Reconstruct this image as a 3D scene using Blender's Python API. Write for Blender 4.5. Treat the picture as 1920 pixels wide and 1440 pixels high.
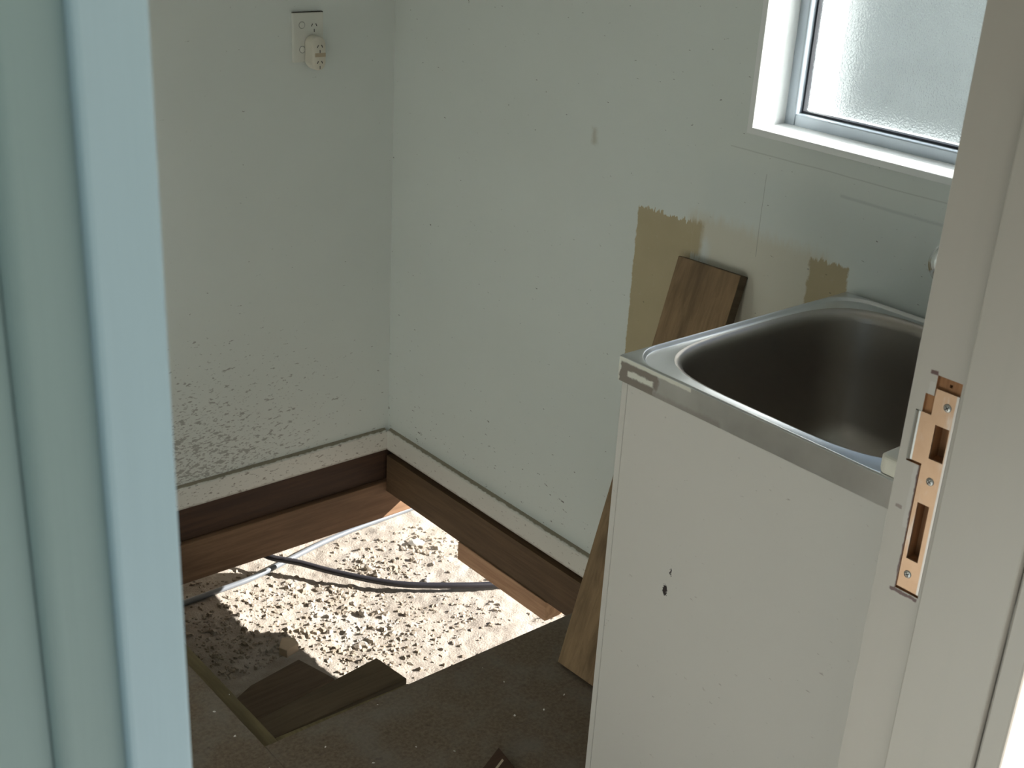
import bpy, bmesh, math, random
from mathutils import Vector, Matrix, noise as mnoise

random.seed(7)
for o in list(bpy.data.objects):
    bpy.data.objects.remove(o, do_unlink=True)
S = bpy.context.scene
COL = S.collection

# ------------------------------------------------------------------ camera
CAM = Vector((-1.839, -2.646, 1.601))
yaw, pit, rol, FPX = 0.714, 0.406, 0.059, 2368.3
Fd = Vector((math.sin(yaw)*math.cos(pit), math.cos(yaw)*math.cos(pit), -math.sin(pit)))
R0 = Vector((math.cos(yaw), -math.sin(yaw), 0)); U0 = R0.cross(Fd)
Rv = R0*math.cos(rol) + U0*math.sin(rol); Uv = -R0*math.sin(rol) + U0*math.cos(rol)
cd = bpy.data.cameras.new('camera'); cam = bpy.data.objects.new('camera', cd); COL.objects.link(cam)
cam.matrix_world = Matrix(((Rv.x, Uv.x, -Fd.x, CAM.x), (Rv.y, Uv.y, -Fd.y, CAM.y),
                           (Rv.z, Uv.z, -Fd.z, CAM.z), (0, 0, 0, 1)))
cd.sensor_width = 36; cd.lens = 36*FPX/1920; cd.clip_start = 0.02; cd.clip_end = 200
cd.dof.use_dof = True; cd.dof.focus_distance = 2.2; cd.dof.aperture_fstop = 18
S.camera = cam

def ray(u, v):
    return Fd + Rv*((u-960)/FPX) + Uv*((720-v)/FPX)
def onx(u, v, X): d = ray(u, v); return CAM + d*((X-CAM.x)/d.x)
def ony(u, v, Y): d = ray(u, v); return CAM + d*((Y-CAM.y)/d.y)
def onz(u, v, Z): d = ray(u, v); return CAM + d*((Z-CAM.z)/d.z)

# ------------------------------------------------------------------ sky, sun, exposure
SUN = Vector((1.73, -1.13, 1.0))            # towards the sun
elev = math.atan2(1.0, math.hypot(1.73, 1.13))
W = bpy.data.worlds.new('sky'); S.world = W; W.use_nodes = True
wn = W.node_tree.nodes; wn.clear()
sk = wn.new('ShaderNodeTexSky'); sk.sky_type = 'NISHITA'; sk.sun_disc = False
sk.sun_elevation = elev; sk.sun_rotation = math.atan2(1.73, -1.13)
bg = wn.new('ShaderNodeBackground'); bg.inputs[1].default_value = 0.078
wo = wn.new('ShaderNodeOutputWorld')
W.node_tree.links.new(sk.outputs[0], bg.inputs[0]); W.node_tree.links.new(bg.outputs[0], wo.inputs[0])
sl = bpy.data.lights.new('sun', 'SUN'); sl.energy = 13.5; sl.angle = 0.0093; sl.color = (1, .96, .91)
so = bpy.data.objects.new('sun', sl); COL.objects.link(so)
so.rotation_euler = SUN.to_track_quat('Z', 'Y').to_euler(); so.location = (6, -5, 6)
vs = S.view_settings
vs.view_transform = 'Standard'; vs.look = 'None'; vs.gamma = 1; vs.use_curve_mapping = False
vs.exposure = 0.5

# ------------------------------------------------------------------ helpers
def tag(o, label=None, cat=None, group=None, kind=None):
    if label: o['label'] = label
    if cat: o['category'] = cat
    if group: o['group'] = group
    if kind: o['kind'] = kind
    return o
def empty(name, loc=(0, 0, 0)):
    o = bpy.data.objects.new(name, None); o.location = loc; o.empty_display_size = .05
    COL.objects.link(o); return o
def mesh_obj(name, bm, mats, parent=None, smooth=False, bevel=0, seg=2):
    bmesh.ops.recalc_face_normals(bm, faces=bm.faces)
    me = bpy.data.meshes.new(name); bm.to_mesh(me); bm.free()
    if not isinstance(mats, (list, tuple)): mats = [mats]
    for m in mats: me.materials.append(m)
    o = bpy.data.objects.new(name, me); COL.objects.link(o)
    if parent is not None:
        o.parent = parent
        if parent.type == 'EMPTY': o.matrix_parent_inverse = Matrix.Translation(-Vector(parent.location))
    if smooth:
        for p in me.polygons: p.use_smooth = True
    if bevel:
        md = o.modifiers.new('bevel', 'BEVEL'); md.width = bevel; md.segments = seg
        md.limit_method = 'ANGLE'; md.angle_limit = math.radians(40)
    return o
def add_box(bm, x0, x1, y0, y1, z0, z1, M=None):
    x0, x1 = sorted((x0, x1)); y0, y1 = sorted((y0, y1)); z0, z1 = sorted((z0, z1))
    v = [Vector((x, y, z)) for z in (z0, z1) for y in (y0, y1) for x in (x0, x1)]
    if M: v = [M @ a for a in v]
    v = [bm.verts.new(a) for a in v]
    for f in ((0, 2, 3, 1), (4, 5, 7, 6), (0, 1, 5, 4), (2, 6, 7, 3), (0, 4, 6, 2), (1, 3, 7, 5)):
        bm.faces.new([v[i] for i in f])
def boxes(name, bl, mats, parent=None, bevel=0, M=None, seg=2):
    bm = bmesh.new()
    for b in bl: add_box(bm, *b, M=M)
    return mesh_obj(name, bm, mats, parent, bevel=bevel, seg=seg)
def add_prism(bm, pts, off):
    off = Vector(off); a = [bm.verts.new(Vector(p)) for p in pts]; b = [bm.verts.new(Vector(p)+off) for p in pts]
    n = len(pts); bm.faces.new(a); bm.faces.new(b[::-1])
    for i in range(n): bm.faces.new((a[i], b[i], b[(i+1) % n], a[(i+1) % n]))
def prism(name, pts, off, mats, parent=None, bevel=0, seg=2):
    bm = bmesh.new(); add_prism(bm, pts, off); return mesh_obj(name, bm, mats, parent, bevel=bevel, seg=seg)
def add_lathe(bm, prof, n=24, M=None):
    rings = []
    for r, z in prof:
        rings.append([bm.verts.new((M or Matrix()) @ Vector((r*math.cos(2*math.pi*i/n), r*math.sin(2*math.pi*i/n), z))) for i in range(n)])
    for a, b in zip(rings, rings[1:]):
        for i in range(n): bm.faces.new((a[i], a[(i+1) % n], b[(i+1) % n], b[i]))
    bm.faces.new(rings[0][::-1]); bm.faces.new(rings[-1])
def catmull(P, k=10):
    P = [Vector(p) for p in P]; out = []
    Q = [2*P[0]-P[1]] + P + [2*P[-1]-P[-2]]
    for i in range(1, len(Q)-2):
        for j in range(k):
            t = j/k
            out.append(.5*((2*Q[i]) + (Q[i+1]-Q[i-1])*t + (2*Q[i-1]-5*Q[i]+4*Q[i+1]-Q[i+2])*t*t + (3*Q[i]-Q[i-1]-3*Q[i+1]+Q[i+2])*t**3))
    out.append(P[-1]); return out
def add_tube(bm, P, r, n=12):
    rings = []
    for i, p in enumerate(P):
        d = (P[min(i+1, len(P)-1)]-P[max(i-1, 0)]).normalized()
        a = d.cross(Vector((0, 0, 1)));  a = a.normalized() if a.length > .01 else Vector((1, 0, 0)); b = d.cross(a)
        rr = r[i] if isinstance(r, (list, tuple)) else r
        rings.append([bm.verts.new(p + (a*math.cos(2*math.pi*k/n) + b*math.sin(2*math.pi*k/n))*rr) for k in range(n)])
    for A, B in zip(rings, rings[1:]):
        for k in range(n): bm.faces.new((A[k], A[(k+1) % n], B[(k+1) % n], B[k]))
    bm.faces.new(rings[0][::-1]); bm.faces.new(rings[-1])
def cells_bm(bm, ys, zs, solid, x0, x1):
    """a flat plate in the y-z plane made of the solid cells of a grid, x0..x1 thick"""
    V = {}
    def v(i, j, k):
        if (i, j, k) not in V: V[(i, j, k)] = bm.verts.new(((x0, x1)[k], ys[i], zs[j]))
        return V[(i, j, k)]
    ny, nz = len(ys)-1, len(zs)-1
    s = lambda i, j: 0 <= i < ny and 0 <= j < nz and solid((ys[i]+ys[i+1])/2, (zs[j]+zs[j+1])/2)
    for i in range(ny):
        for j in range(nz):
            if not s(i, j): continue
            for k in (0, 1): bm.faces.new((v(i, j, k), v(i+1, j, k), v(i+1, j+1, k), v(i, j+1, k)))
            for di, dj, a, b in ((-1, 0, (i, j), (i, j+1)), (1, 0, (i+1, j), (i+1, j+1)), (0, -1, (i, j), (i+1, j)), (0, 1, (i, j+1), (i+1, j+1))):
                if not s(i+di, j+dj): bm.faces.new((v(*a, 0), v(*b, 0), v(*b, 1), v(*a, 1)))
def cells(name, ys, zs, solid, x0, x1, mats, parent=None, bevel=0):
    bm = bmesh.new(); cells_bm(bm, ys, zs, solid, x0, x1); return mesh_obj(name, bm, mats, parent, bevel=bevel, seg=1)

# ------------------------------------------------------------------ material builder
class NT:
    def __init__(s, name, rough=.6, metal=0.0):
        s.m = bpy.data.materials.new(name); s.m.use_nodes = True
        s.t = s.m.node_tree; s.N = s.t.nodes; s.L = s.t.links
        s.b = s.N['Principled BSDF']; s.b.inputs['Roughness'].default_value = rough; s.b.inputs['Metallic'].default_value = metal
        s.co = s.N.new('ShaderNodeTexCoord').outputs['Object']
        x = s.N.new('ShaderNodeSeparateXYZ'); s.L.new(s.co, x.inputs[0]); s.x, s.y, s.z = x.outputs
    def put(s, sock, v):
        if isinstance(v, bpy.types.NodeSocket): s.L.new(v, sock)
        elif isinstance(v, (tuple, list)) and len(v) == 3 and sock.type == 'RGBA': sock.default_value = (*v, 1)
        else: sock.default_value = v
    def math(s, op, a, b=0.0, c=0.0, clamp=False):
        n = s.N.new('ShaderNodeMath'); n.operation = op; n.use_clamp = clamp
        for i, q in enumerate((a, b, c)): s.put(n.inputs[i], q)
        return n.outputs[0]
    def add(s, a, b): return s.math('ADD', a, b)
    def mul(s, a, b): return s.math('MULTIPLY', a, b)
    def sub(s, a, b): return s.math('SUBTRACT', a, b)
    def ramp(s, v, a, b, lo=0.0, hi=1.0):           # smooth step from a to b
        n = s.N.new('ShaderNodeMapRange'); n.interpolation_type = 'SMOOTHSTEP'
        for i, q in enumerate((v, a, b, lo, hi)): s.put(n.inputs[i], q)
        return n.outputs[0]
    def mix(s, f, a, b):
        n = s.N.new('ShaderNodeMix'); n.data_type = 'RGBA'
        s.put(n.inputs[0], f); s.put(n.inputs[6], a); s.put(n.inputs[7], b); return n.outputs[2]
    def mapv(s, scale=(1, 1, 1), rot=(0, 0, 0), loc=(0, 0, 0)):
        n = s.N.new('ShaderNodeMapping'); s.L.new(s.co, n.inputs[0])
        n.inputs['Location'].default_value = loc; n.inputs['Rotation'].default_value = rot; n.inputs['Scale'].default_value = scale
        return n.outputs[0]
    def noise(s, scale, detail=3, rough=.55, vec=None, dist=0.0):
        n = s.N.new('ShaderNodeTexNoise'); s.L.new(vec or s.co, n.inputs['Vector'])
        n.inputs['Scale'].default_value = scale; n.inputs['Detail'].default_value = detail
        n.inputs['Roughness'].default_value = rough; n.inputs['Distortion'].default_value = dist
        return n.outputs[0]
    def voro(s, scale, vec=None):
        n = s.N.new('ShaderNodeTexVoronoi'); s.L.new(vec or s.co, n.inputs['Vector']); n.inputs['Scale'].default_value = scale
        return n.outputs
    def box(s, a, a0, a1, b, b0, b1, e=.002):       # soft rectangle mask in two coordinates
        m = s.mul(s.ramp(a, a0-e, a0+e), s.ramp(a, a1+e, a1-e))
        return s.mul(m, s.mul(s.ramp(b, b0-e, b0+e), s.ramp(b, b1+e, b1-e)))
    def col(s, v): s.put(s.b.inputs['Base Color'], v); return s
    def bump(s, h, strength=.3, dist=.002):
        n = s.N.new('ShaderNodeBump'); n.inputs['Strength'].default_value = strength; n.inputs['Distance'].default_value = dist
        s.L.new(h, n.inputs['Height']); s.L.new(n.outputs[0], s.b.inputs['Normal']); return s
    def rough(s, v): s.put(s.b.inputs['Roughness'], v); return s

def plain(name, c, rough=.5, metal=0.0, var=.12, scale=30):
    q = NT(name, rough, metal)
    q.col(q.mix(q.noise(scale), tuple(k*(1-var) for k in c), tuple(min(1, k*(1+var)) for k in c))); return q.m

def specks(q, density, ang=.5, axes='xz', scale=1.0):
    """elongated dark flecks, density 0..1 (socket)"""
    r = (0, ang, 0) if axes == 'xz' else (ang, 0, 0)
    sc = (60, 60, 150)
    a = q.noise(1.0, 2, .6, q.mapv(tuple(k*scale for k in sc), r))
    b = q.noise(1.0, 2, .6, q.mapv(tuple(k*scale*1.6 for k in sc), tuple(-k*1.4 for k in r), (3, 5, 1)))
    m = q.math('MAXIMUM', a, b)
    th = q.sub(.745, q.mul(density, .215))
    return q.math('MULTIPLY', q.sub(m, th), 16.0, clamp=True)

PAINT = (.765, .80, .765)
def m_wall_back():
    q = NT('wall_paint_back', .55)
    d1 = q.ramp(q.z, .68, .05); d2 = q.ramp(q.x, .08, -.62)
    dens = q.add(q.mul(d1, q.add(.22, q.mul(d2, .72))), .0)
    dens = q.mul(dens, q.ramp(q.noise(5), .2, .7, .85, 1.1))
    c = q.mix(q.noise(2.5, 4), tuple(k*.93 for k in PAINT), tuple(k*1.03 for k in PAINT))
    c = q.mix(q.mul(q.mul(d1, d2), .22), c, (.45, .38, .30))
    c = q.mix(q.mul(specks(q, dens, .5, 'xz', .85), .55), c, (.14, .11, .09))
    q.col(c); q.bump(q.noise(260, 2), .12, .001); return q.m
def m_wall_right():
    q = NT('wall_paint_right', .5)
    c = q.mix(q.noise(2.5, 4), tuple(k*.94 for k in PAINT), tuple(k*1.03 for k in PAINT))
    n1 = q.sub(q.noise(45, 4, .7), .5); n2 = q.sub(q.noise(120, 3, .7, q.mapv((1, 1, .25))), .5)
    yy = q.add(q.y, q.mul(n1, .012)); zz = q.add(q.z, q.add(q.mul(n2, .035), q.mul(q.add(q.y, .95), .0)))
    # cream undercoat where a splashback was taken off, plaster skims
    c = q.mix(q.mul(q.box(yy, -1.36, -1.02, zz, .50, .945, .02), .75), c, (.66, .61, .50))
    c = q.mix(q.mul(q.box(yy, -1.62, -1.40, zz, .6, .97, .03), .6), c, (.68, .74, .74))
    c = q.mix(q.mul(q.box(yy, -1.075, -1.035, zz, .5, .90, .012), .6), c, (.72, .77, .78))
    c = q.mix(q.mul(q.box(q.y, -1.75, -1.05, zz, .955, 1.06, .03), .35), c, (.66, .72, .72))
    tan = q.mix(q.noise(14, 4), (.43, .355, .215), (.51, .42, .26))
    tan = q.mix(q.mul(q.ramp(q.noise(90), .6, .75), .4), tan, (.52, .45, .33))
    c = q.mix(q.box(yy, -1.03, -.8765, zz, .585, .925, .0015), c, tan)
    c = q.mix(q.box(yy, -1.055, -1.025, zz, .86, .932, .008), c, tan)
    c = q.mix(q.box(q.add(q.y, q.mul(n1, .02)), -1.4035, -1.318, zz, .6, .936, .003), c, tan)
    # pencil lines and small stains
    wob = q.mul(q.sub(q.noise(8), .5), .008)
    c = q.mix(q.mul(q.box(q.add(q.y, wob), -1.1935, -1.1925, q.z, .90, 1.06, .0007), .6), c, (.2, .2, .18))
    c = q.mix(q.mul(q.box(q.add(q.z, q.mul(wob, .5)), 1.0935, 1.0955, q.y, -1.9, -1.10, .0009), .35), c, (.35, .36, .33))
    c = q.mix(q.mul(q.box(q.add(q.z, q.mul(wob, .8)), 1.055, 1.06, q.y, -1.9, -1.36, .002), .3), c, (.35, .38, .38))
    c = q.mix(q.mul(q.box(q.add(q.y, q.mul(n1, .02)), -.735, -.722, q.add(q.z, q.mul(n1, .03)), 1.018, 1.052, .008), .5), c, (.40, .35, .24))
    dens = q.add(q.mul(q.ramp(q.z, .5, .02), .22), .03)
    c = q.mix(q.mul(specks(q, dens, .7, 'yz', .72), .85), c, (.07, .055, .04))
    q.col(c); q.bump(q.noise(260, 2), .1, .001); return q.m
def m_skirt(name, axes, dens):
    q = NT(name, .5)
    c = q.mix(q.noise(6, 4), (.66, .64, .585), (.76, .735, .68))
    c = q.mix(q.mul(specks(q, dens, .9, axes, .7), .7), c, (.16, .12, .09))
    top = q.ramp(q.add(q.z, q.mul(q.sub(q.noise(70, 4), .5), .006)), .0575, .0595)
    c = q.mix(q.mul(top, .9), c, (.21, .175, .115))
    c = q.mix(q.mul(q.ramp(q.add(q.z, q.mul(q.sub(q.noise(40), .5), .01)), .007, .001), .6), c, (.33, .27, .22))
    q.col(c); return q.m
def m_wood(name, dark, light, axis='x', gs=9, rough=.75, stain=.35, long=.06):
    q = NT(name, rough)
    sc = {'x': (long, 1, 1), 'y': (1, long, 1), 'z': (1, 1, long)}[axis]
    g = q.noise(gs*9, 5, .65, q.mapv(sc), .6); g2 = q.noise(gs*1.2, 4, .6, q.mapv(tuple(max(k, .25) for k in sc)))
    c = q.mix(q.ramp(g, .3, .7), dark, light)
    c = q.mix(q.mul(q.ramp(g2, .45, .7), stain), c, tuple(k*.42 for k in dark))
    q.col(c); q.bump(g, .25, .0015); return q.m
def m_floor():
    q = NT('particleboard_floor', .8)
    a = q.noise(130, 4, .7); b = q.noise(9, 4)
    c = q.mix(q.ramp(a, .3, .7), (.118, .082, .052), (.205, .152, .105))
    c = q.mix(q.mul(q.ramp(b, .42, .7), .55), c, (.21, .185, .155))
    c = q.mix(q.mul(q.ramp(q.noise(38), .62, .78), .5), c, (.05, .035, .025))
    q.col(c); q.bump(a, .3, .001); return q.m
def m_ground(name, lo, hi):
    q = NT(name, .95)
    c = q.mix(q.ramp(q.noise(16, 5, .6), .3, .7), lo, hi)
    c = q.mix(q.mul(q.ramp(q.noise(7, 3), .56, .66), .5), c, (.48, .45, .41))
    c = q.mix(q.mul(q.ramp(q.noise(150, 3), .55, .8), .35), c, (.26, .20, .14))
    q.col(c); q.bump(q.noise(170, 4, .65), .8, .004); return q.m
def m_steel(name, base, rough, grain=True, ax=(1, 1, 1)):
    q = NT(name, rough, 1.0)
    n = q.noise(40, 4, .6, q.mapv(ax))
    q.col(q.mix(n, tuple(k*.93 for k in base), base)); q.rough(q.ramp(n, .2, .8, rough*.95, rough*1.05)); return q.m
def m_band():
    q = NT('tub_front_band_metal', .38, .85)
    n = q.sub(q.noise(60, 4, .7), .5); n3 = q.sub(q.noise(28, 3), .5)
    c = q.mix(q.noise(22, 4), (.34, .32, .29), (.47, .45, .42))
    yy = q.add(q.y, q.mul(n, .012)); zz = q.add(q.z, q.mul(n, .010))
    br = q.math('MAXIMUM', q.box(q.add(q.y, q.mul(n3, .05)), -1.492, -1.40, zz, .858, .8925, .003), q.mul(q.box(yy, -1.62, -1.44, zz, .855, .866, .004), .5))
    wh = q.math('MAXIMUM', q.box(yy, -1.487, -1.433, zz, .871, .8805, .002), q.box(yy, -1.56, -1.405, q.add(q.z, q.mul(n, .004)), .8915, .905, .0015))
    wh = q.math('MAXIMUM', wh, q.box(yy, -1.4175, -1.405, zz, .85, .905, .001))
    c = q.mix(br, c, (.20, .165, .135)); c = q.mix(wh, c, (.66, .65, .57)); q.col(c)
    q.put(q.b.inputs['Metallic'], q.math('SUBTRACT', .85, q.math('MAXIMUM', br, wh), clamp=True))
    return q.m
def m_cabinet():
    q = NT('cabinet_white', .42)
    c = q.mix(q.noise(3, 3), (.575, .545, .50), (.61, .58, .53))
    c = q.mix(q.mul(specks(q, .10, .8, 'yz', .8), .6), c, (.30, .25, .22))
    p = onx(1247, 1106, -.556); p2 = onx(1258, 1072, -.556)
    n = q.mul(q.sub(q.noise(160, 3, .7), .5), .012)
    for (pp, ry, rz) in ((p, .0045, .010), (p2, .002, .007)):
        dy = q.math('DIVIDE', q.sub(q.add(q.y, n), pp.y), ry); dz = q.math('DIVIDE', q.sub(q.add(q.z, n), pp.z), rz)
        c = q.mix(q.ramp(q.add(q.mul(dy, dy), q.mul(dz, dz)), 1.2, .7), c, (.035, .025, .025))
    q.col(c); return q.m
def m_jamb():
    q = NT('jamb_gloss_paint', .38)
    c = q.mix(q.noise(4, 4), (.425, .39, .345), (.455, .42, .37))
    st = q.noise(30, 3, .6, q.mapv((1, 1, .06)))
    c = q.mix(q.mul(q.ramp(st, .5, .75), .25), c, (.40, .38, .335))
    n = q.sub(q.noise(150, 4, .7), .5); n2 = q.sub(q.noise(50, 3), .5)
    yy = q.add(q.y, q.add(q.mul(n, .003), q.mul(n2, .003))); zz = q.add(q.z, q.mul(n, .004))
    pale = q.math('MAXIMUM', q.box(yy, -2.0815, -2.0765, zz, 1.005, 1.073, .0006), q.box(yy, -2.0815, -2.0755, zz, 1.130, 1.160, .0006))
    c = q.mix(q.mul(pale, .8), c, (.50, .47, .43))
    edge = q.math('MAXIMUM', q.box(yy, -2.0830, -2.0812, zz, .9365, 1.074, .0005), q.box(yy, -2.1075, -2.0765, q.add(q.z, q.mul(n, .006)), .9335, .9375, .0006))
    edge = q.math('MAXIMUM', edge, q.mul(q.box(yy, -2.083, -2.0745, zz, 1.1675, 1.1715, .0007), 1.0))
    edge = q.math('MAXIMUM', edge, q.mul(q.box(q.add(q.y, q.mul(n2, .01)), -2.074, -2.066, zz, 1.022, 1.026, .0007), .6))
    c = q.mix(edge, c, (.115, .06, .055))
    q.col(c); q.bump(q.noise(220, 3, .6, q.mapv((1, 1, .05))), .12, .001); return q.m
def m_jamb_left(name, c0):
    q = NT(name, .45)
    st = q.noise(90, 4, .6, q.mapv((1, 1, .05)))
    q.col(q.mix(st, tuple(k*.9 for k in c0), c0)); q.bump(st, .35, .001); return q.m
def m_strike():
    q = NT('strike_plate_copper', .42, .9)
    c = q.mix(q.noise(60, 4), (.44, .285, .185), (.54, .375, .26))
    c = q.mix(q.mul(q.ramp(q.noise(40, 4, .7, q.mapv((1, 1, .3))), .55, .72), .55), c, (.55, .53, .52))
    c = q.mix(q.ramp(q.y, -2.1048, -2.1058), c, (.52, .49, .47))
    q.col(c); return q.m
def m_glass():
    m = bpy.data.materials.new('obscure_glass'); m.use_nodes = True
    t = m.node_tree; N = t.nodes; L = t.links; N.clear()
    g = N.new('ShaderNodeBsdfGlass'); g.inputs['IOR'].default_value = 1.25; g.inputs['Roughness'].default_value = .17
    g.inputs['Color'].default_value = (.90, .97, 1.0, 1)
    tc = N.new('ShaderNodeTexCoord'); no = N.new('ShaderNodeTexNoise'); no.inputs['Scale'].default_value = 260; no.inputs['Detail'].default_value = 2
    bu = N.new('ShaderNodeBump'); bu.inputs['Strength'].default_value = .9; bu.inputs['Distance'].default_value = .003
    L.new(tc.outputs['Object'], no.inputs['Vector']); L.new(no.outputs[0], bu.inputs['Height']); L.new(bu.outputs[0], g.inputs['Normal'])
    tr = N.new('ShaderNodeBsdfTranslucent'); tr.inputs[0].default_value = (.9, .93, .95, 1)
    mx = N.new('ShaderNodeMixShader'); mx.inputs[0].default_value = .02
    L.new(g.outputs[0], mx.inputs[1]); L.new(tr.outputs[0], mx.inputs[2])
    tp_ = N.new('ShaderNodeBsdfTransparent'); tp_.inputs[0].default_value = (.95, .97, .965, 1)
    m2 = N.new('ShaderNodeMixShader'); m2.inputs[0].default_value = .65; L.new(mx.outputs[0], m2.inputs[1]); L.new(tp_.outputs[0], m2.inputs[2])
    o = N.new('ShaderNodeOutputMaterial'); L.new(m2.outputs[0], o.inputs[0]); return m

M = dict(
    wall_back=m_wall_back(), wall_right=m_wall_right(),
    wall_plain=plain('wall_paint_plain', PAINT, .6, var=.04), ceil=plain('ceiling_paint', (.84, .84, .82), .7, var=.03),
    stucco=plain('stucco_white', (.82, .81, .77), .9, var=.08, scale=120),
    skirt_b=m_skirt('skirting_paint_back', 'xz', .62), skirt_r=m_skirt('skirting_paint_right', 'yz', .38),
    floor=m_floor(),
    joist_red=m_wood('joist_reddish', (.048, .021, .010), (.078, .036, .017), 'x'),
    joist_brown=m_wood('joist_brown', (.092, .053, .025), (.145, .086, .043), 'y'),
    board_brown=m_wood('base_board_brown', (.15, .080, .040), (.23, .13, .07), 'x'),
    bearer=m_wood('bearer_fresh', (.42, .24, .14), (.60, .37, .23), 'y', stain=.15),
    joist_olive=m_wood('joist_olive', (.13, .095, .042), (.20, .15, .07), 'y'),
    plank_dark=m_wood('plank_dark', (.085, .055, .03), (.13, .088, .05), 'x'),
    lean=m_wood('leaning_board', (.20, .125, .062), (.31, .20, .105), 'z', gs=8, stain=.85, long=.16),
    lean_end=m_wood('leaning_board_end', (.07, .048, .027), (.12, .085, .05), 'y'),
    ground=m_ground('dry_ground', (.30, .262, .218), (.38, .338, .288)),
    clod=m_ground('dry_clods', (.29, .245, .19), (.40, .345, .28)),
    stone=plain('pale_stone', (.68, .65, .60), .85), bone=plain('pale_offcut', (.52, .42, .30), .8),
    hose=plain('black_hose_plastic', (.022, .021, .026), .4), pipe=plain('grey_pipe_plastic', (.15, .165, .18), .3),
    white=plain('white_gloss', (.86, .87, .86), .35, var=.03), alu=m_steel('aluminium', (.62, .66, .70), .32),
    frame=plain('frame_powdercoat', (.50, .56, .62), .35, .3, var=.05), rubber=plain('black_gasket', (.02, .022, .03), .6),
    glass=m_glass(), steel=m_steel('brushed_steel', (.70, .71, .72), .33, ax=(1, 1, 1)),
    bowl=m_steel('bowl_steel', (.44, .405, .375), .36), band=m_band(), cab=m_cabinet(), jamb=m_jamb(),
    jl=m_jamb_left('frame_edge_paint', (.40, .56, .67)), jl_shade=m_jamb_left('facing_shade_grey', (.26, .365, .385)),  # second tone: shade on facing and outer board painted in as darker grey
    raw=m_wood('raw_mortise_wood', (.22, .095, .035), (.36, .17, .07), 'z', stain=.5), strike=m_strike(),
    screw=m_steel('zinc_screw', (.40, .39, .37), .35), dark=plain('dark_slot', (.015, .013, .012), .8),
    chrome=m_steel('chrome', (.85, .86, .88), .06), socket=plain('socket_plastic', (.74, .735, .67), .4, var=.04),
    adaptor=plain('adaptor_plastic', (.72, .675, .575), .4, var=.05), tape=plain('adaptor_label', (.52, .42, .29), .6),
    dust=plain('dust_line', (.06, .055, .045), .9), cream=plain('cream_plastic', (.74, .70, .60), .45),
    ringgrey=plain('switch_ring_grey', (.30, .30, .27), .5),
    lawn=plain('dark_lawn', (.06, .075, .04), .9, var=.4, scale=8),
    concrete=plain('grey_block_wall', (.40, .44, .45), .9, var=.25, scale=6),
)

# ------------------------------------------------------------------ setting: ground, subfloor
def gh(x, y):
    p = Vector((x, y, 0))
    h = mnoise.noise(p*2.2)*.012 + mnoise.noise(p*9)*.006 + mnoise.noise(p*26)*.0035 + mnoise.noise(p*60)*.002
    r = abs(mnoise.noise(p*38))*.005
    return -.466 + h + r
NG = 260; X0, X1, Y0, Y1 = -1.15, 1.25, -1.05, 1.15
vv, ff = [], []
for j in range(NG+1):
    for i in range(NG+1):
        x = X0+(X1-X0)*i/NG; y = Y0+(Y1-Y0)*j/NG
        e = min(i, j, NG-i, NG-j)
        z = gh(x, y) if e > 3 else gh(x, y) - (4-e)*.012
        vv.append((x, y, z))
for j in range(NG):
    for i in range(NG):
        a = j*(NG+1)+i; ff.append((a, a+1, a+NG+2, a+NG+1))
me = bpy.data.meshes.new('ground'); me.from_pydata(vv, [], ff); me.materials.append(M['ground'])
for p in me.polygons: p.use_smooth = True
go = bpy.data.objects.new('ground', me); COL.objects.link(go)
tag(go, 'dry pale earth under the open floor', 'ground', kind='structure')
go2 = boxes('ground_outside', [(-20, 20, -20, 20, -.7, -.49)], M['lawn']); tag(go2, 'dark lawn around the house', 'ground', kind='structure')

# crumbs of earth: too many to count
bm = bmesh.new()
def chip(bm, c, s, rnd=random, flat=.55):
    Mx = Matrix.Translation(c) @ Matrix.Rotation(rnd.uniform(0, 6.28), 4, 'Z') @ Matrix.Rotation(rnd.uniform(-.6, .6), 4, 'X') @ Matrix.Diagonal((s*rnd.uniform(.7, 1.5), s*rnd.uniform(.5, 1), s*rnd.uniform(.35, .9)*flat/.55, 1))
    base = [(1, 0, 0), (.3, .9, 0), (-.8, .55, 0), (-.85, -.5, 0), (.25, -.95, 0)]
    lo = [bm.verts.new(Mx @ Vector((a*rnd.uniform(.8, 1.2), b*rnd.uniform(.8, 1.2), -.5))) for a, b, _ in base]
    hi = [bm.verts.new(Mx @ Vector((a*rnd.uniform(.4, .8), b*rnd.uniform(.4, .8), rnd.uniform(.4, .8)))) for a, b, _ in base]
    bm.faces.new(hi); bm.faces.new(lo[::-1])
    for i in range(5): bm.faces.new((lo[i], lo[(i+1) % 5], hi[(i+1) % 5], hi[i]))
PIPE_PX = ((300, 1146), (352, 1128), (405, 1109), (470, 1085), (525, 1058), (600, 1020), (660, 994), (720, 972), (790, 946))
_pp = [onz(u, v, -.453) for u, v in PIPE_PX]; _pp = [_pp[0]+(_pp[0]-_pp[1])*7] + _pp
_hh = [onz(u, v, -.444) for u, v in ((620, 1071), (700, 1088), (760, 1096), (840, 1098), (925, 1096), (1010, 1088), (1100, 1075))]
def near_things(x, y):
    for a, b in zip(_pp, _pp[1:]):
        t = max(0, min(1, ((x-a.x)*(b.x-a.x)+(y-a.y)*(b.y-a.y))/((b.x-a.x)**2+(b.y-a.y)**2)))
        if math.hypot(x-a.x-t*(b.x-a.x), y-a.y-t*(b.y-a.y)) < .018: return True
    for a, b in zip(_hh, _hh[1:]):
        t = max(0, min(1, ((x-a.x)*(b.x-a.x)+(y-a.y)*(b.y-a.y))/((b.x-a.x)**2+(b.y-a.y)**2)))
        if math.hypot(x-a.x-t*(b.x-a.x), y-a.y-t*(b.y-a.y)) < .024: return True
    return -.66 < x < -.33 and -.34 < y < -.13
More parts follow.
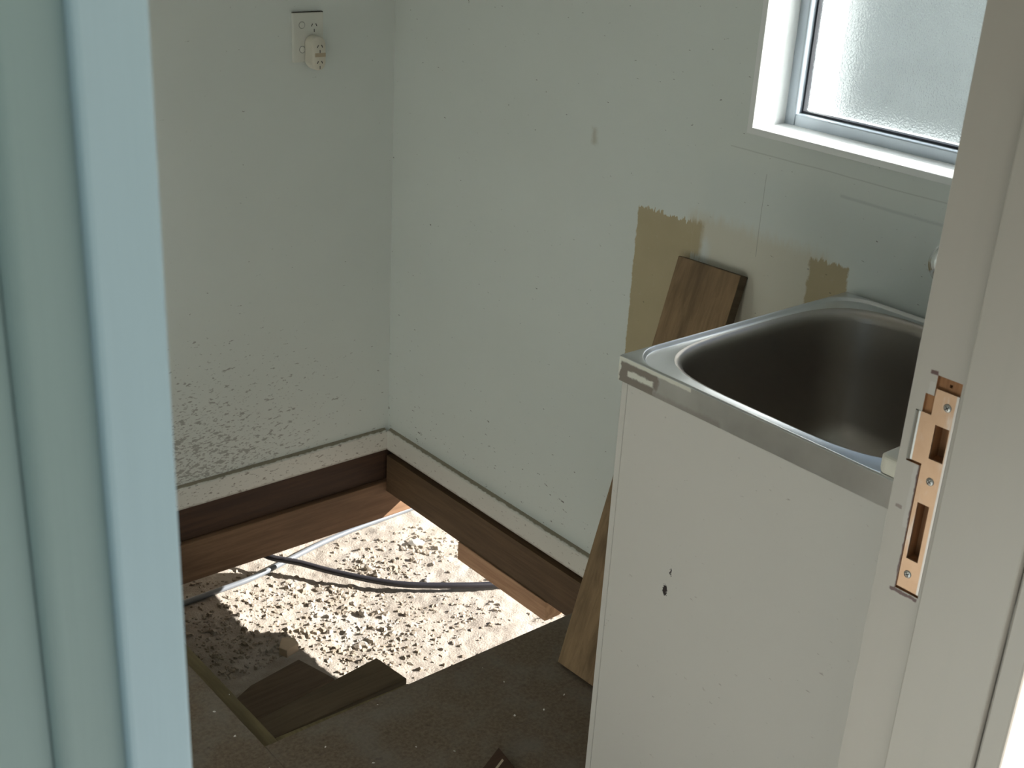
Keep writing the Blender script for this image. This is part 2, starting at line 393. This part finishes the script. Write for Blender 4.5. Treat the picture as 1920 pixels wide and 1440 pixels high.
dense = [onz(u, v, -.466) for u, v in ((600, 1130), (700, 1140), (650, 1220), (470, 1130), (790, 1030), (560, 1170), (740, 1190), (690, 1075), (430, 1200), (470, 1240))]
n = 0
while n < 3000:
    x = random.uniform(-.95, .55); y = random.uniform(-.75, .75)
    d = sum(math.exp(-((x-c.x)**2+(y-c.y)**2)/(2*.085**2)) for c in dense)
    if random.random() > .06 + .36*min(1, d) + .30*mnoise.noise(Vector((x*6, y*6, 3))): continue
    if near_things(x, y): continue
    s = (.0035 + .0065*random.random()**2.2 + (.007 if random.random() < .05*d else 0))
    chip(bm, Vector((x, y, gh(x, y)+s*.15)), s); n += 1
co = mesh_obj('earth_crumbs', bm, M['clod']); tag(co, 'loose crumbs of dry earth strewn on the ground under the floor', 'earth', kind='stuff')

# sole boards and joists round the opening
jb = boxes('boundary_joist', [(.003, .14, -2.2, .0035, -.135, -.021)], M['joist_brown'])
sp_ = boxes('sole_plate', [(.05, .14, -2.2, .0035, -.0208, -.0035)], M['plank_dark']); tag(sp_, 'dark sole plate in the gap under the window wall skirting', 'timber'); tag(jb, 'brown boundary joist below the window wall skirting', 'joist')
lb = boxes('bearer', [(.0, .14, -.702, -.342, -.188, -.1352)], M['bearer']); tag(lb, 'short timber packer under the brown boundary joist, sunlit at its end', 'timber')
ub = boxes('end_joist', [(-1.75, .14, .018, .14, -.102, -.006)], M['joist_red']); tag(ub, 'dark reddish joist below the socket wall skirting', 'joist')
bb = boxes('base_board', [(-1.75, .14, .004, .03, -.222, -.106)], M['board_brown'], bevel=.002); tag(bb, 'brown base board below the dark reddish joist', 'board')
jl = boxes('floor_joist', [(-.912, -.865, -.995, .0, -.16, -.0205)], M['joist_olive'], bevel=.002); tag(jl, 'olive brown joist along the cut edge, opposite the window wall', 'joist')
n1, n2 = onz(512, 1385, -.0205), onz(765, 1281, -.0205)
ng = prism('nogging', [(-.8645, -.955, -.0205), (n2.x, -.955, -.0205), tuple(n2), (-.8645, n1.y, -.0205)], (0, 0, -.045), M['joist_olive'], bevel=.0015)
tag(ng, 'short olive brown nogging under the cut floor edge', 'timber')
zp = -.10
c1, c2 = onz(706, 1233, zp), onz(763, 1272, zp); c3, c4 = onz(490, 1346, zp), onz(514, 1384, zp)
ex = Vector((-.8648, 0, 0))
def ext(a, b): t = (-.8648-a.x)/(b.x-a.x); return a+(b-a)*t
pl = prism('plank', [c1, ext(c1, c3), ext(c2, c4), c2], (0, 0, -.022), M['plank_dark'], bevel=.002)
tag(pl, 'dark brown plank fixed to the olive joist below the floor edge', 'plank')
zq = -.445
p2 = prism('fallen_board', [onz(560, 1236, zq), onz(470, 1285, zq), onz(440, 1312, zq), onz(480, 1352, zq), onz(628, 1272, zq)], (0, 0, -.02), M['plank_dark'], bevel=.002)
tag(p2, 'brown board lying on the shaded earth beside the dark plank', 'board')

# ------------------------------------------------------------------ floor
fl = empty('floor'); tag(fl, 'dirty brown particleboard floor cut open at the corner', 'floor', kind='structure')
boxes('floor_sheet', [(-1.80, -.9058, -2.06, .012, -.02, 0)], M['floor'], fl, bevel=.001)
boxes('floor_sheet', [(-.905, .012, -2.06, -.917, -.02, 0)], M['floor'], fl, bevel=.001)

# ------------------------------------------------------------------ walls
H = 2.4
tag(boxes('wall_back', [(-1.80, .012, .012, .14, -.003, H)], M['wall_back']), 'off-white painted wall carrying the power socket, dirt flecked near the floor', 'wall', kind='structure')
WY0, WY1, WZ0, WZ1 = -1.757, -1.1421, 1.127, 2.133       # rough opening
tag(boxes('wall_right', [(.012, .14, -2.06, WY0, -.003, H), (.012, .14, WY1, .14, -.003, H), (.012, .14, WY0, WY1, -.003, WZ0), (.012, .14, WY0, WY1, WZ1, H)], M['wall_right']),
    'off-white painted wall with the window and bare tan patches', 'wall', kind='structure')
tag(boxes('wall_left', [(-1.92, -1.80, -2.06, .14, -.45, H)], M['wall_plain']), 'off-white side wall of the laundry', 'wall', kind='structure')
DX0, DX1 = -1.676, -.80                              # door rough opening
tag(boxes('wall_front', [(DX1, .14, -2.20, -2.06, -.02, H), (-1.92, DX0, -2.20, -2.06, -.02, H), (DX0, DX1, -2.20, -2.06, 2.03, H)], M['wall_plain']),
    'plastered wall around the doorway', 'wall', kind='structure')
# rough sunlit stucco outside, ragged edge against the jamb
bm = bmesh.new(); zz = [i*.02 for i in range(-20, 121)]
a = [(-.8295 + random.uniform(0, .0045), z) for z in zz]
A = [bm.verts.new((x, -2.224, z)) for x, z in a]; B = [bm.verts.new((.14, -2.224, z)) for z in zz]
A2 = [bm.verts.new((x, -2.2002, z)) for x, z in a]; B2 = [bm.verts.new((.14, -2.2002, z)) for z in zz]
for i in range(len(zz)-1):
    bm.faces.new((A[i], A[i+1], B[i+1], B[i])); bm.faces.new((A2[i], A2[i+1], A[i+1], A[i])); bm.faces.new((A2[i], A2[i+1], B2[i+1], B2[i]))
tag(mesh_obj('wall_outside', bm, M['stucco']), 'white stucco on the outer wall beside the door jamb', 'wall', kind='structure')
tag(boxes('ceiling', [(-1.92, .14, -2.20, .14, H, H+.05)], M['ceil']), 'plain white ceiling', 'ceiling', kind='structure')
tag(boxes('shade_roof', [(-3.4, .75, -4.4, -2.23, 2.2, 2.28)], M['ceil']), 'unseen flat roof added to shade the left door frame', 'roof', kind='structure')  # added out of view to keep the sun off the left door frame
tag(boxes('door_step', [(-3.4, .6, -4.4, -2.23, -.49, -.12)], plain('step_concrete', (.36, .35, .33), .9)), 'concrete step outside the door', 'step', kind='structure')
tag(boxes('boundary_wall', [(4.6, 4.8, -8, 9, -.49, 1.5)], M['concrete']), 'grey boundary wall beyond the frosted window', 'wall', kind='structure')

tag(boxes('house_body', [(-6, .14, .1405, 6, -.135, H), (-6, .14, 4, 6, -.6, -.135), (-6, -1.9205, -2.20, .14, -.6, H)], M['stucco']), 'rest of the house behind the laundry walls', 'building', kind='structure')
# skirtings
sb = prism('baseboard_back', [(-1.80, .0, 0), (-1.80, .0118, 0), (-1.80, .0118, .064), (-1.80, .002, .0575), (-1.80, .0, .055)], (1.80, 0, 0), M['skirt_b'])
tag(sb, 'dirt flecked white skirting under the socket wall', 'skirting', kind='structure')
sr = prism('baseboard_right', [(.0005, -2.06, 0), (.0118, -2.06, 0), (.0118, -2.06, .064), (.002, -2.06, .0575), (.0005, -2.06, .055)], (0, 2.06, 0), M['skirt_r'])
tag(sr, 'white skirting with dusty top under the window wall', 'skirting', kind='structure')

# ------------------------------------------------------------------ window
LY, LZ = -1.1552, 1.140; RY, TZ = -1.744, 2.12
w = empty('window_1', (.012, (LY+RY)/2, LZ)); tag(w, 'small white lined window with frosted glass', 'window', kind='structure')
def ring(x0, x1, y0, y1, z0, z1, t):   # y0<y1; frame of four bars
    return [(x0, x1, y0, y0+t, z0, z1), (x0, x1, y1-t, y1, z0, z1), (x0, x1, y0+t, y1-t, z0, z0+t), (x0, x1, y0+t, y1-t, z1-t, z1)]
t = .0125
for nm, b in zip(('liner_side', 'liner_side', 'sill', 'liner_head'), ring(0, .10, RY-t, LY+t, LZ-t, TZ+t, t)): boxes(nm, [b], M['white'], w, bevel=.0012)
for b in ring(.092, .132, RY-.004, LY+.004, LZ-.004, TZ+.004, .026): boxes('frame_bar', [b], M['frame'], w, bevel=.003)
for b in ring(.110, .124, RY+.0225, LY-.0225, LZ+.0225, TZ-.0225, .0035): boxes('gasket', [b], M['rubber'], w)
boxes('pane', [(.1155, .1195, RY+.024, LY-.024, LZ+.024, TZ-.024)], M['glass'], w)
for b in ring(.133, .215, RY-.01, LY+.012, LZ-.02, TZ+.02, .03): boxes('outer_facing', [b], M['white'], w, bevel=.002)

# ------------------------------------------------------------------ door frame
d = empty('door_1', (-1.24, -2.14, 0)); tag(d, 'painted door frame with a strike plate and no door', 'door frame', kind='structure')
JX = -.83
YS = [-2.1145, -2.1085, -2.1045, -2.1005, -2.0970, -2.0940, -2.0892, -2.0873, -2.0825, -2.0735, -2.0670, -2.058]
ZS = [-.02, .9385, .9735, 1.0375, 1.074, 1.0835, 1.1205, 1.128, 1.147, 1.159, 1.162, 1.168, 2.03]
def recess(y, z):
    return y > -2.1085 and ((y < -2.0825 and .9385 < z < 1.168) or (y < -2.0735 and 1.074 < z < 1.147) or (y < -2.0670 and 1.074 < z < 1.128))
def pocket(y, z):
    return (-2.1045 < y < -2.0892 and 1.0835 < z < 1.1205) or (-2.1005 < y < -2.0873 and .9735 < z < 1.0375) or (-2.0970 < y < -2.0940 and 1.159 < z < 1.162)
bm = bmesh.new()
cells_bm(bm, YS, ZS, lambda y, z: not recess(y, z), JX, JX+.0035)
cells_bm(bm, YS, ZS, lambda y, z: not pocket(y, z), JX+.0035, JX+.016)
add_box(bm, JX+.016, -.80, -2.1145, -2.058, -.02, 2.03)
jr = mesh_obj('jamb', bm, [M['jamb'], M['raw']], d)
for p in jr.data.polygons:
    c = p.center
    if JX+.0004 < c.x < JX+.02 and -2.1130 < c.y < -2.0590 and .93 < c.z < 1.17: p.material_index = 1
boxes('door_stop', [(JX-.009, -.80, -2.203, -2.1147, -.02, 2.03)], M['jamb'], d, bevel=.002)
boxes('jamb_edge', [(JX-.002, -.80, -2.2275, -2.2034, -.02, 2.03)], M['jamb'], d, bevel=.003)
# strike plate
sp = cells('strike_plate', [-2.1078, -2.1043, -2.1003, -2.0893, -2.0875, -2.0832, -2.0722],
           [.9412, .9745, 1.0368, 1.0765, 1.0845, 1.1198, 1.1275, 1.1545],
           lambda y, z: ((y < -2.0832) or (1.0765 < z < 1.1275)) and not (-2.1043 < y < -2.0893 and 1.0845 < z < 1.1198)
           and not (-2.1003 < y < -2.0875 and .9745 < z < 1.0368), JX+.0006, JX+.0026, M['strike'], d)
sp['label'] = 'copper coloured strike plate with two openings'
lip = prism('lip', [(JX+.0006, -2.0722, 1.0765), (JX+.0026, -2.0722, 1.0765), (JX+.0024, -2.0700, 1.0765), (JX+.0014, -2.0684, 1.0765), (JX-.0012, -2.0676, 1.0765), (JX-.0016, -2.0692, 1.0765), (JX+.0002, -2.0704, 1.0765)], (0, 0, .051), M['screw'], d)
lip.parent = sp; lip.matrix_parent_inverse = Matrix()
for (u, v) in ((1776, 766), (1743, 904), (1701, 1077)):
    p = onx(u, v, JX); bm = bmesh.new()
    Mx = Matrix.Translation((JX+.0008, p.y, p.z)) @ Matrix.Rotation(-math.pi/2, 4, 'Y')
    add_lathe(bm, [(.0042, 0), (.0042, .0004), (.0036, .0011), (.002, .0015)], 20, Mx)
    s_ = mesh_obj('screw', bm, M['screw'], d, smooth=False); s_.parent = sp; s_.matrix_parent_inverse = Matrix()
    Rx = Matrix.Translation((JX-.0008, p.y, p.z)) @ Matrix.Rotation(random.uniform(.3, 1.2), 4, 'X')
    bm = bmesh.new(); add_box(bm, 0, .0005, -.0024, .0024, -.0005, .0005, Rx); add_box(bm, -.0001, .0004, -.0005, .0005, -.0024, .0024, Rx)
    k_ = mesh_obj('screw_slot', bm, M['dark'], d); k_.parent = sp; k_.matrix_parent_inverse = Matrix()
# left side of the frame
prism('frame_edge', [(-1.648, -2.2275, -.02), (-1.648, -2.10, -.02), (-1.676, -2.10, -.02), (-1.676, -2.2275, -.02)], (0, 0, 2.05), M['jl'], d, bevel=.0025)
boxes('frame_jamb', [(-1.659, -1.676, -2.0995, -2.06, -.02, 2.03)], M['jl'], d)
arc = [(-1.6965-.007*math.sin(a*math.pi/16), -2.2145-.007*math.cos(a*math.pi/16), -.02) for a in range(9)]
prism('outer_facing', [(-1.6762, -2.2005, -.02), (-1.6762, -2.2215, -.02)] + arc + [(-1.7035, -2.2005, -.02)], (0, 0, 2.05), M['jl_shade'], d)
boxes('outer_board', [(-1.92, -1.704, -2.214, -2.2005, -.02, 2.05)], M['jl_shade'], d)
boxes('frame_head', [(-1.648, -.84, -2.2275, -2.06, 2.03, 2.06)], M['jl'], d)
# threshold
boxes('threshold', [(-1.676, -.80, -2.2275, -2.0605, -.12, -.001)], M['plank_dark'], d)

# ------------------------------------------------------------------ laundry tub
T = empty('laundry_tub', (-.28, -1.672, 0)); tag(T, 'stainless steel laundry tub on a white cabinet, under the window', 'laundry tub')
TX0, TX1, TY0, TY1 = -.56, 0.0, -1.93, -1.414
TCX, TCY = (TX0+TX1)/2, (TY0+TY1)/2
ANG = sorted({round(math.atan2(sy*(TY1-TY0)/2*math.cos(0), sx*(TX1-TX0)/2) + dd, 5) for sx in (1, -1) for sy in (1, -1) for dd in
              (-.32, -.24, -.18, -.14, -.11, -.09, -.07, -.055, -.04, -.03, -.02, -.01, 0, .01, .02, .03, .04, .055, .07, .09, .11, .14, .18, .24, .32)} |
             {round(q*math.pi/2 + k*.06, 5) - math.pi for q in range(4) for k in range(-6, 7)})
def star(inside):          # outline of a star shaped region seen from the tub centre
    out = []
    for a in ANG:
        c, s_ = math.cos(a), math.sin(a); lo, hi = 0, .6
        for _ in range(26):
            m = (lo+hi)/2
            if inside(TCX+m*c, TCY+m*s_): lo = m
            else: hi = m
        out.append((TCX+lo*c, TCY+lo*s_))
    return out
def rr(x0, x1, y0, y1, r):
    def f(x, y):
        dx = max(x0+r-x, 0, x-(x1-r)); dy = max(y0+r-y, 0, y-(y1-r)); return dx*dx+dy*dy <= r*r
    return star(f)
def sup(x0, x1, y0, y1, e):
    cx, cy, ax, ay = (x0+x1)/2, (y0+y1)/2, (x1-x0)/2, (y1-y0)/2
    return star(lambda x, y: abs((x-cx)/ax)**e + abs((y-cy)/ay)**e <= 1)
def loops(name, L, mats, parent, cap=True):
    bm = bmesh.new(); R = [[bm.verts.new((x, y, z)) for x, y in pts] for pts, z in L]
    n = len(R[0])
    for a, b in zip(R, R[1:]):
        for i in range(n): bm.faces.new((a[i], a[(i+1) % n], b[(i+1) % n], b[i]))
    if cap: bm.faces.new(R[-1])
    return mesh_obj(name, bm, mats, parent, smooth=True)
ins = lambda dd, r: rr(TX0+dd, TX1-dd, TY0+dd, TY1-dd, r)
BX0, BX1, BY0, BY1 = -.527, -.024, -1.897, -1.4345
bw = lambda dd, e=4.2: sup(BX0+dd, BX1-dd, BY0+dd, BY1-dd, e)
loops('rim', [(ins(.0, .001), .8975), (ins(.0006, .0015), .8993), (ins(.0018, .002), .900), (ins(.0034, .070), .900), (ins(.0043, .069), .8998), (ins(.0054, .068), .8988),
              (ins(.0075, .066), .8958), (ins(.0086, .064), .8947), (ins(.0096, .063), .8944), (bw(-.0062), .8942)], M['steel'], T, cap=False)
loops('bowl', [(bw(-.0062), .8942), (bw(-.0035), .8937), (bw(.0005), .8918), (bw(.0040), .888), (bw(.0062), .882), (bw(.0075), .874), (bw(.014, 4), .80), (bw(.024, 4), .70),
               (bw(.034, 3.8), .668), (bw(.05, 3.6), .648), (bw(.075, 3.4), .637), (bw(.12, 3), .632), (bw(.185, 2.2), .630), (bw(.195, 2), .628), (bw(.200, 2), .622)], M['bowl'], T)
boxes('front_band', [(TX0, TX0+.0015, TY0, TY1, .859, .8975)], M['band'], T)
for ya in (TY1-.0015, TY0): boxes('side_band', [(TX0+.0016, TX1, ya, ya+.0015, .859, .8975)], M['steel'], T)
boxes('cabinet_side', [(-.5525, -.012, -1.4285, -1.4165, .0, .8588)], M['cab'], T, bevel=.0012)
boxes('cabinet_side', [(-.5515, -.012, -1.9275, -1.9135, .0, .8588)], M['cab'], T, bevel=.0012)
boxes('cabinet_back', [(-.020, -.012, -1.913, -1.431, .07, .8588)], M['cab'], T)
boxes('cabinet_base', [(-.50, -.021, -1.913, -1.431, .07, .085)], M['cab'], T)
boxes('kickboard', [(-.51, -.50, -1.913, -1.431, .0, .07)], M['cab'], T)
boxes('door', [(-.5565, -.540, -1.9105, -1.4325, .075, .8575)], M['cab'], T, bevel=.0015)
# waste outlet
bm = bmesh.new(); add_lathe(bm, [(.036, .6215), (.036, .6235), (.030, .6245), (.020, .6225)], 24, Matrix.Translation((-.2745, -1.6637, 0)))
mesh_obj('waste_outlet', bm, M['steel'], T, smooth=True)

# cream block on the rim corner
b = prism('corner_block', [(-.559, -1.880, .9002), (-.551, -1.874, .9002), (-.515, -1.874, .9002), (-.515, -1.9285, .9002), (-.559, -1.9285, .9002)], (0, 0, .026), M['cream'], bevel=.005, seg=3)
tag(b, 'small cream block on the corner of the steel tub rim', 'block')

# tap
TAPY = -1.651
tp = empty('wall_tap', (.012, TAPY, 1.03)); tag(tp, 'chrome wall tap above the steel tub', 'tap')
RX = Matrix.Rotation(-math.pi/2, 4, 'Y')
bm = bmesh.new(); add_lathe(bm, [(.028, 0), (.028, .004), (.016, .010), (.014, .05), (.017, .055), (.017, .085), (.010, .092)], 24, Matrix.Translation((.0118, TAPY, 1.03)) @ RX)
mesh_obj('body', bm, M['chrome'], tp, smooth=True)
bm = bmesh.new(); add_lathe(bm, [(.012, .0), (.020, .006), (.034, .010), (.036, .016), (.034, .022), (.018, .028)], 24, Matrix.Translation((-.075, TAPY, 1.03)) @ RX)
mesh_obj('handle', bm, M['chrome'], tp, smooth=True)
bm = bmesh.new(); add_tube(bm, catmull([(-.05, -1.674, 1.03), (-.058, -1.70, 1.035), (-.085, -1.73, 1.03), (-.105, -1.745, 1.005), (-.11, -1.748, .975)], 8), .009)
mesh_obj('spout', bm, M['chrome'], tp, smooth=True)

# ------------------------------------------------------------------ power socket and adaptor
PY = .003                                             # front of the socket plate
so_ = empty('power_socket', (-.245, .012, 1.15)); tag(so_, 'white double power socket on the wall', 'socket')
p0, p1 = ony(549, 24, PY), ony(606, 116, PY)
px0, px1, pz0, pz1 = p0.x, p0.x+.083, p0.z-.114, p0.z
pl_ = boxes('plate', [(px0, px1, PY, .0118, pz0, pz1-.0006)], M['socket'], so_, bevel=.002)
boxes('dusty_top', [(px0+.001, px1-.001, PY+.0008, .0117, pz1-.0005, pz1+.0008)], M['dust'], so_)
def slots(cx, cz, y, parent, sc=1.0, flip=1):
    for dx, dz, a in ((-.0060, .004, .5), (.0060, .004, -.5), (0, -.0085, 0)):
        Mx = Matrix.Translation((cx+dx*sc, y, cz+dz*sc*flip)) @ Matrix.Rotation(a*flip, 4, 'Y')
        boxes('slot', [(-.0009, .0009, -.0004, .0015, -.0036*sc, .0036*sc)], M['dark'], parent, M=Mx)
for (u, v) in ((566, 47), (567, 93)):
    p = ony(u, v, PY); bm = bmesh.new()
    Mx = Matrix.Translation((p.x, PY, p.z)) @ Matrix.Rotation(math.pi/2, 4, 'X')
    add_lathe(bm, [(.0085, -.001), (.0085, .0003), (.0065, .0003)], 24, Mx); sw = mesh_obj('switch', bm, M['ringgrey'], so_)
    bm = bmesh.new(); add_lathe(bm, [(.0070, -.001), (.0070, .0010), (.0060, .0024)], 24, Mx); mesh_obj('rocker', bm, M['socket'], sw)
p = ony(589, 50, PY); slots(p.x, p.z, PY, pl_)
AY = -.036
ad = empty('double_adaptor', (-.215, 0, 1.1)); tag(ad, 'cream double adaptor plugged into the white wall socket', 'plug adaptor')
a0, a1 = ony(594, 69, AY), ony(594, 133, AY); ax_ = ony(599, 100, AY).x
def stadium(cx, cz, hw, hh, y, n=10):
    out = []
    for q, (sx, sz) in enumerate(((1, 1), (-1, 1), (-1, -1), (1, -1))):
        for i in range(n+1):
            a = math.pi/2*(q + i/n); r = hw
            out.append((cx+sx*(hw-r)+r*math.cos(a), y, cz+sz*(hh-r)+r*math.sin(a)))
    return out
hz = (a0.z-a1.z)/2; cz = (a0.z+a1.z)/2; hw = .0185
bm = bmesh.new(); LL = [(hw*.86, hz*.92, PY-.0002), (hw*.96, hz*.97, PY-.006), (hw, hz, PY-.014), (hw, hz, AY+.006), (hw*.95, hz*.975, AY+.0015), (hw*.86, hz*.94, AY)]
R = [[bm.verts.new(q) for q in stadium(ax_, cz, a, b2, y)] for a, b2, y in LL]
for A, B in zip(R, R[1:]):
    for i in range(len(A)): bm.faces.new((A[i], A[(i+1) % len(A)], B[(i+1) % len(A)], B[i]))
bm.faces.new(R[0]); bm.faces.new(R[-1][::-1])
sh_ = mesh_obj('shell', bm, M['adaptor'], ad, smooth=True)
p = ony(600, 90, AY); slots(p.x, p.z, AY, sh_, .95); p = ony(600, 120, AY); slots(p.x, p.z, AY, sh_, .95)
p = ony(602, 103, AY); boxes('label_strip', [(ax_-.012, ax_+.0165, AY-.0006, AY+.002, p.z-.0045, p.z+.0045)], M['tape'], ad)

# ------------------------------------------------------------------ leaning board
thk = .024
tl, tr = onx(1272, 475, -.012), onx(1391, 514, -.012)
bl = onz(1045, 1238, .012)
upv = (tl-bl); Lb = upv.length; uz = upv.normalized()
ux = (tr-tl); ux = (ux - uz*ux.dot(uz)).normalized(); un = uz.cross(ux)
if un.x > 0: un = -un                                 # un points away from the wall
wd = (tr-tl).length*.985
Mb = Matrix(((ux.x, -un.x, uz.x, bl.x), (ux.y, -un.y, uz.y, bl.y), (ux.z, -un.z, uz.z, bl.z), (0, 0, 0, 1)))
lbm = bmesh.new()
add_box(lbm, 0, wd, 0, thk, 0, Lb)
lo_ = mesh_obj('leaning_board', lbm, [M['lean'], M['lean_end']], bevel=.002)
for p in lo_.data.polygons:
    if abs(p.normal.z) > .9 or p.normal.x > .9: p.material_index = 1
lo_.matrix_world = Mb
zmin = min((Mb @ Vector((0, yy_, 0))).z for yy_ in (0, thk)); lo_.location.z -= min(zmin, (Mb @ Vector((wd, thk, 0))).z, (Mb @ Vector((wd, 0, 0))).z) - .0005
xm = max((Mb @ Vector((x_, thk, Lb))).x for x_ in (0, wd)); lo_.location.x += .0115 - xm
tag(lo_, 'rough brown plank leaning against the wall beside the tub', 'plank')

# offcut on the floor at the cabinet foot
q0 = onz(935, 1401, .018); q1 = onz(964, 1437, .018); dn = (onz(905, 1440, .018)-q0).normalized()
oc = prism('wood_offcut', [q0, q1, q1+dn*.20, q0+dn*.21], (0, 0, -.0175), M['joist_red'], bevel=.001)
tag(oc, 'reddish wood offcut lying on the floor in front of the cabinet', 'offcut')
wd_ = (q1-q0)
for k in (.42, .80):
    s0 = q0+wd_*k+dn*(.012 if k < .5 else .03)
    st = prism('pale_edge', [s0, s0+wd_*.09, s0+wd_*.09+dn*.15, s0+dn*.15], (0, 0, .0006), M['bone']); st.parent = oc

# ------------------------------------------------------------------ things on the earth
def on_ground(u, v, up): return onz(u, v, -.466+up)
hp = [on_ground(480, 1034, .05), on_ground(512, 1046, .045), on_ground(560, 1055, .040), on_ground(620, 1071, .032), on_ground(700, 1088, .024), on_ground(760, 1096, .022), on_ground(840, 1098, .02), on_ground(925, 1096, .018), on_ground(1010, 1088, .016), on_ground(1100, 1075, .014)]
h0 = hp[0]+(hp[0]-hp[1])*4; hp = [h0] + hp
bm = bmesh.new(); add_tube(bm, catmull(hp, 8), .0095); ho = mesh_obj('black_hose', bm, M['hose'], smooth=True)
tag(ho, 'black plastic hose lying across the sunlit earth', 'hose')
pp = [on_ground(300, 1146, .014), on_ground(352, 1128, .014), on_ground(405, 1109, .014), on_ground(470, 1085, .014), on_ground(525, 1058, .014), on_ground(600, 1020, .012), on_ground(660, 994, .012), on_ground(720, 972, .012), on_ground(790, 946, .012)]
pp = [pp[0]+(pp[0]-pp[1])*7, pp[0]+(pp[0]-pp[1])*3] + pp
bm = bmesh.new(); add_tube(bm, catmull(pp, 8), .0085); po = mesh_obj('grey_pipe', bm, M['pipe'], smooth=True)
tag(po, 'grey plastic pipe on the earth below the base board', 'pipe')
def stone(u, v, s, m, label, flat=.5, name='stone', group=None):
    p = on_ground(u, v, 0); bm = bmesh.new(); bmesh.ops.create_icosphere(bm, subdivisions=2, radius=1)
    for w_ in bm.verts:
        w_.co *= 1 + .28*mnoise.noise(w_.co*1.6 + Vector((u, v, 0)))
        w_.co = Vector((w_.co.x*s, w_.co.y*s*.62, w_.co.z*s*flat))
    bmesh.ops.rotate(bm, verts=bm.verts, cent=(0, 0, 0), matrix=Matrix.Rotation(u*.7, 3, 'Z'))
    bmesh.ops.translate(bm, verts=bm.verts, vec=(p.x, p.y, gh(p.x, p.y)+s*flat*.45))
    o = mesh_obj(name, bm, m); tag(o, label, 'stone', group); return o
stone(780, 1024, .026, M['stone'], 'white stone on the sunlit earth beyond the black hose', .45)
stone(680, 1150, .016, M['clod'], 'brown clod on the sunlit earth between hose and plank', .7, 'clod')
stone(690, 1070, .014, M['clod'], 'small clod close behind the black hose', .7, 'clod')
stone(800, 1092, .012, M['stone'], 'tiny pale pebble touching the black hose', .7, 'pebble')
zc = -.445
bc = prism('wood_block', [onz(523, 1214, zc), onz(528, 1195, zc), onz(552, 1194, zc), onz(560, 1206, zc), onz(538, 1220, zc)], (0, 0, -.028), M['bone'], bevel=.002)
tag(bc, 'pale block lying on the shaded earth by the shadow edge', 'block')
# pale crumbs on the floor
bm = bmesh.new()
for (u, v) in ((402, 1334), (708, 1321), (440, 1380), (852, 1408), (965, 1341), (1060, 1238), (1058, 1302), (905, 1252), (945, 1278), (430, 1302), (505, 1440), (780, 1400), (610, 1400), (700, 1430), (1020, 1330)):
    p = onz(u, v, .0012); chip(bm, p, random.uniform(.0012, .003))
tag(mesh_obj('floor_crumbs', bm, M['stone']), 'pale crumbs scattered on the particleboard floor', 'crumbs', kind='stuff')
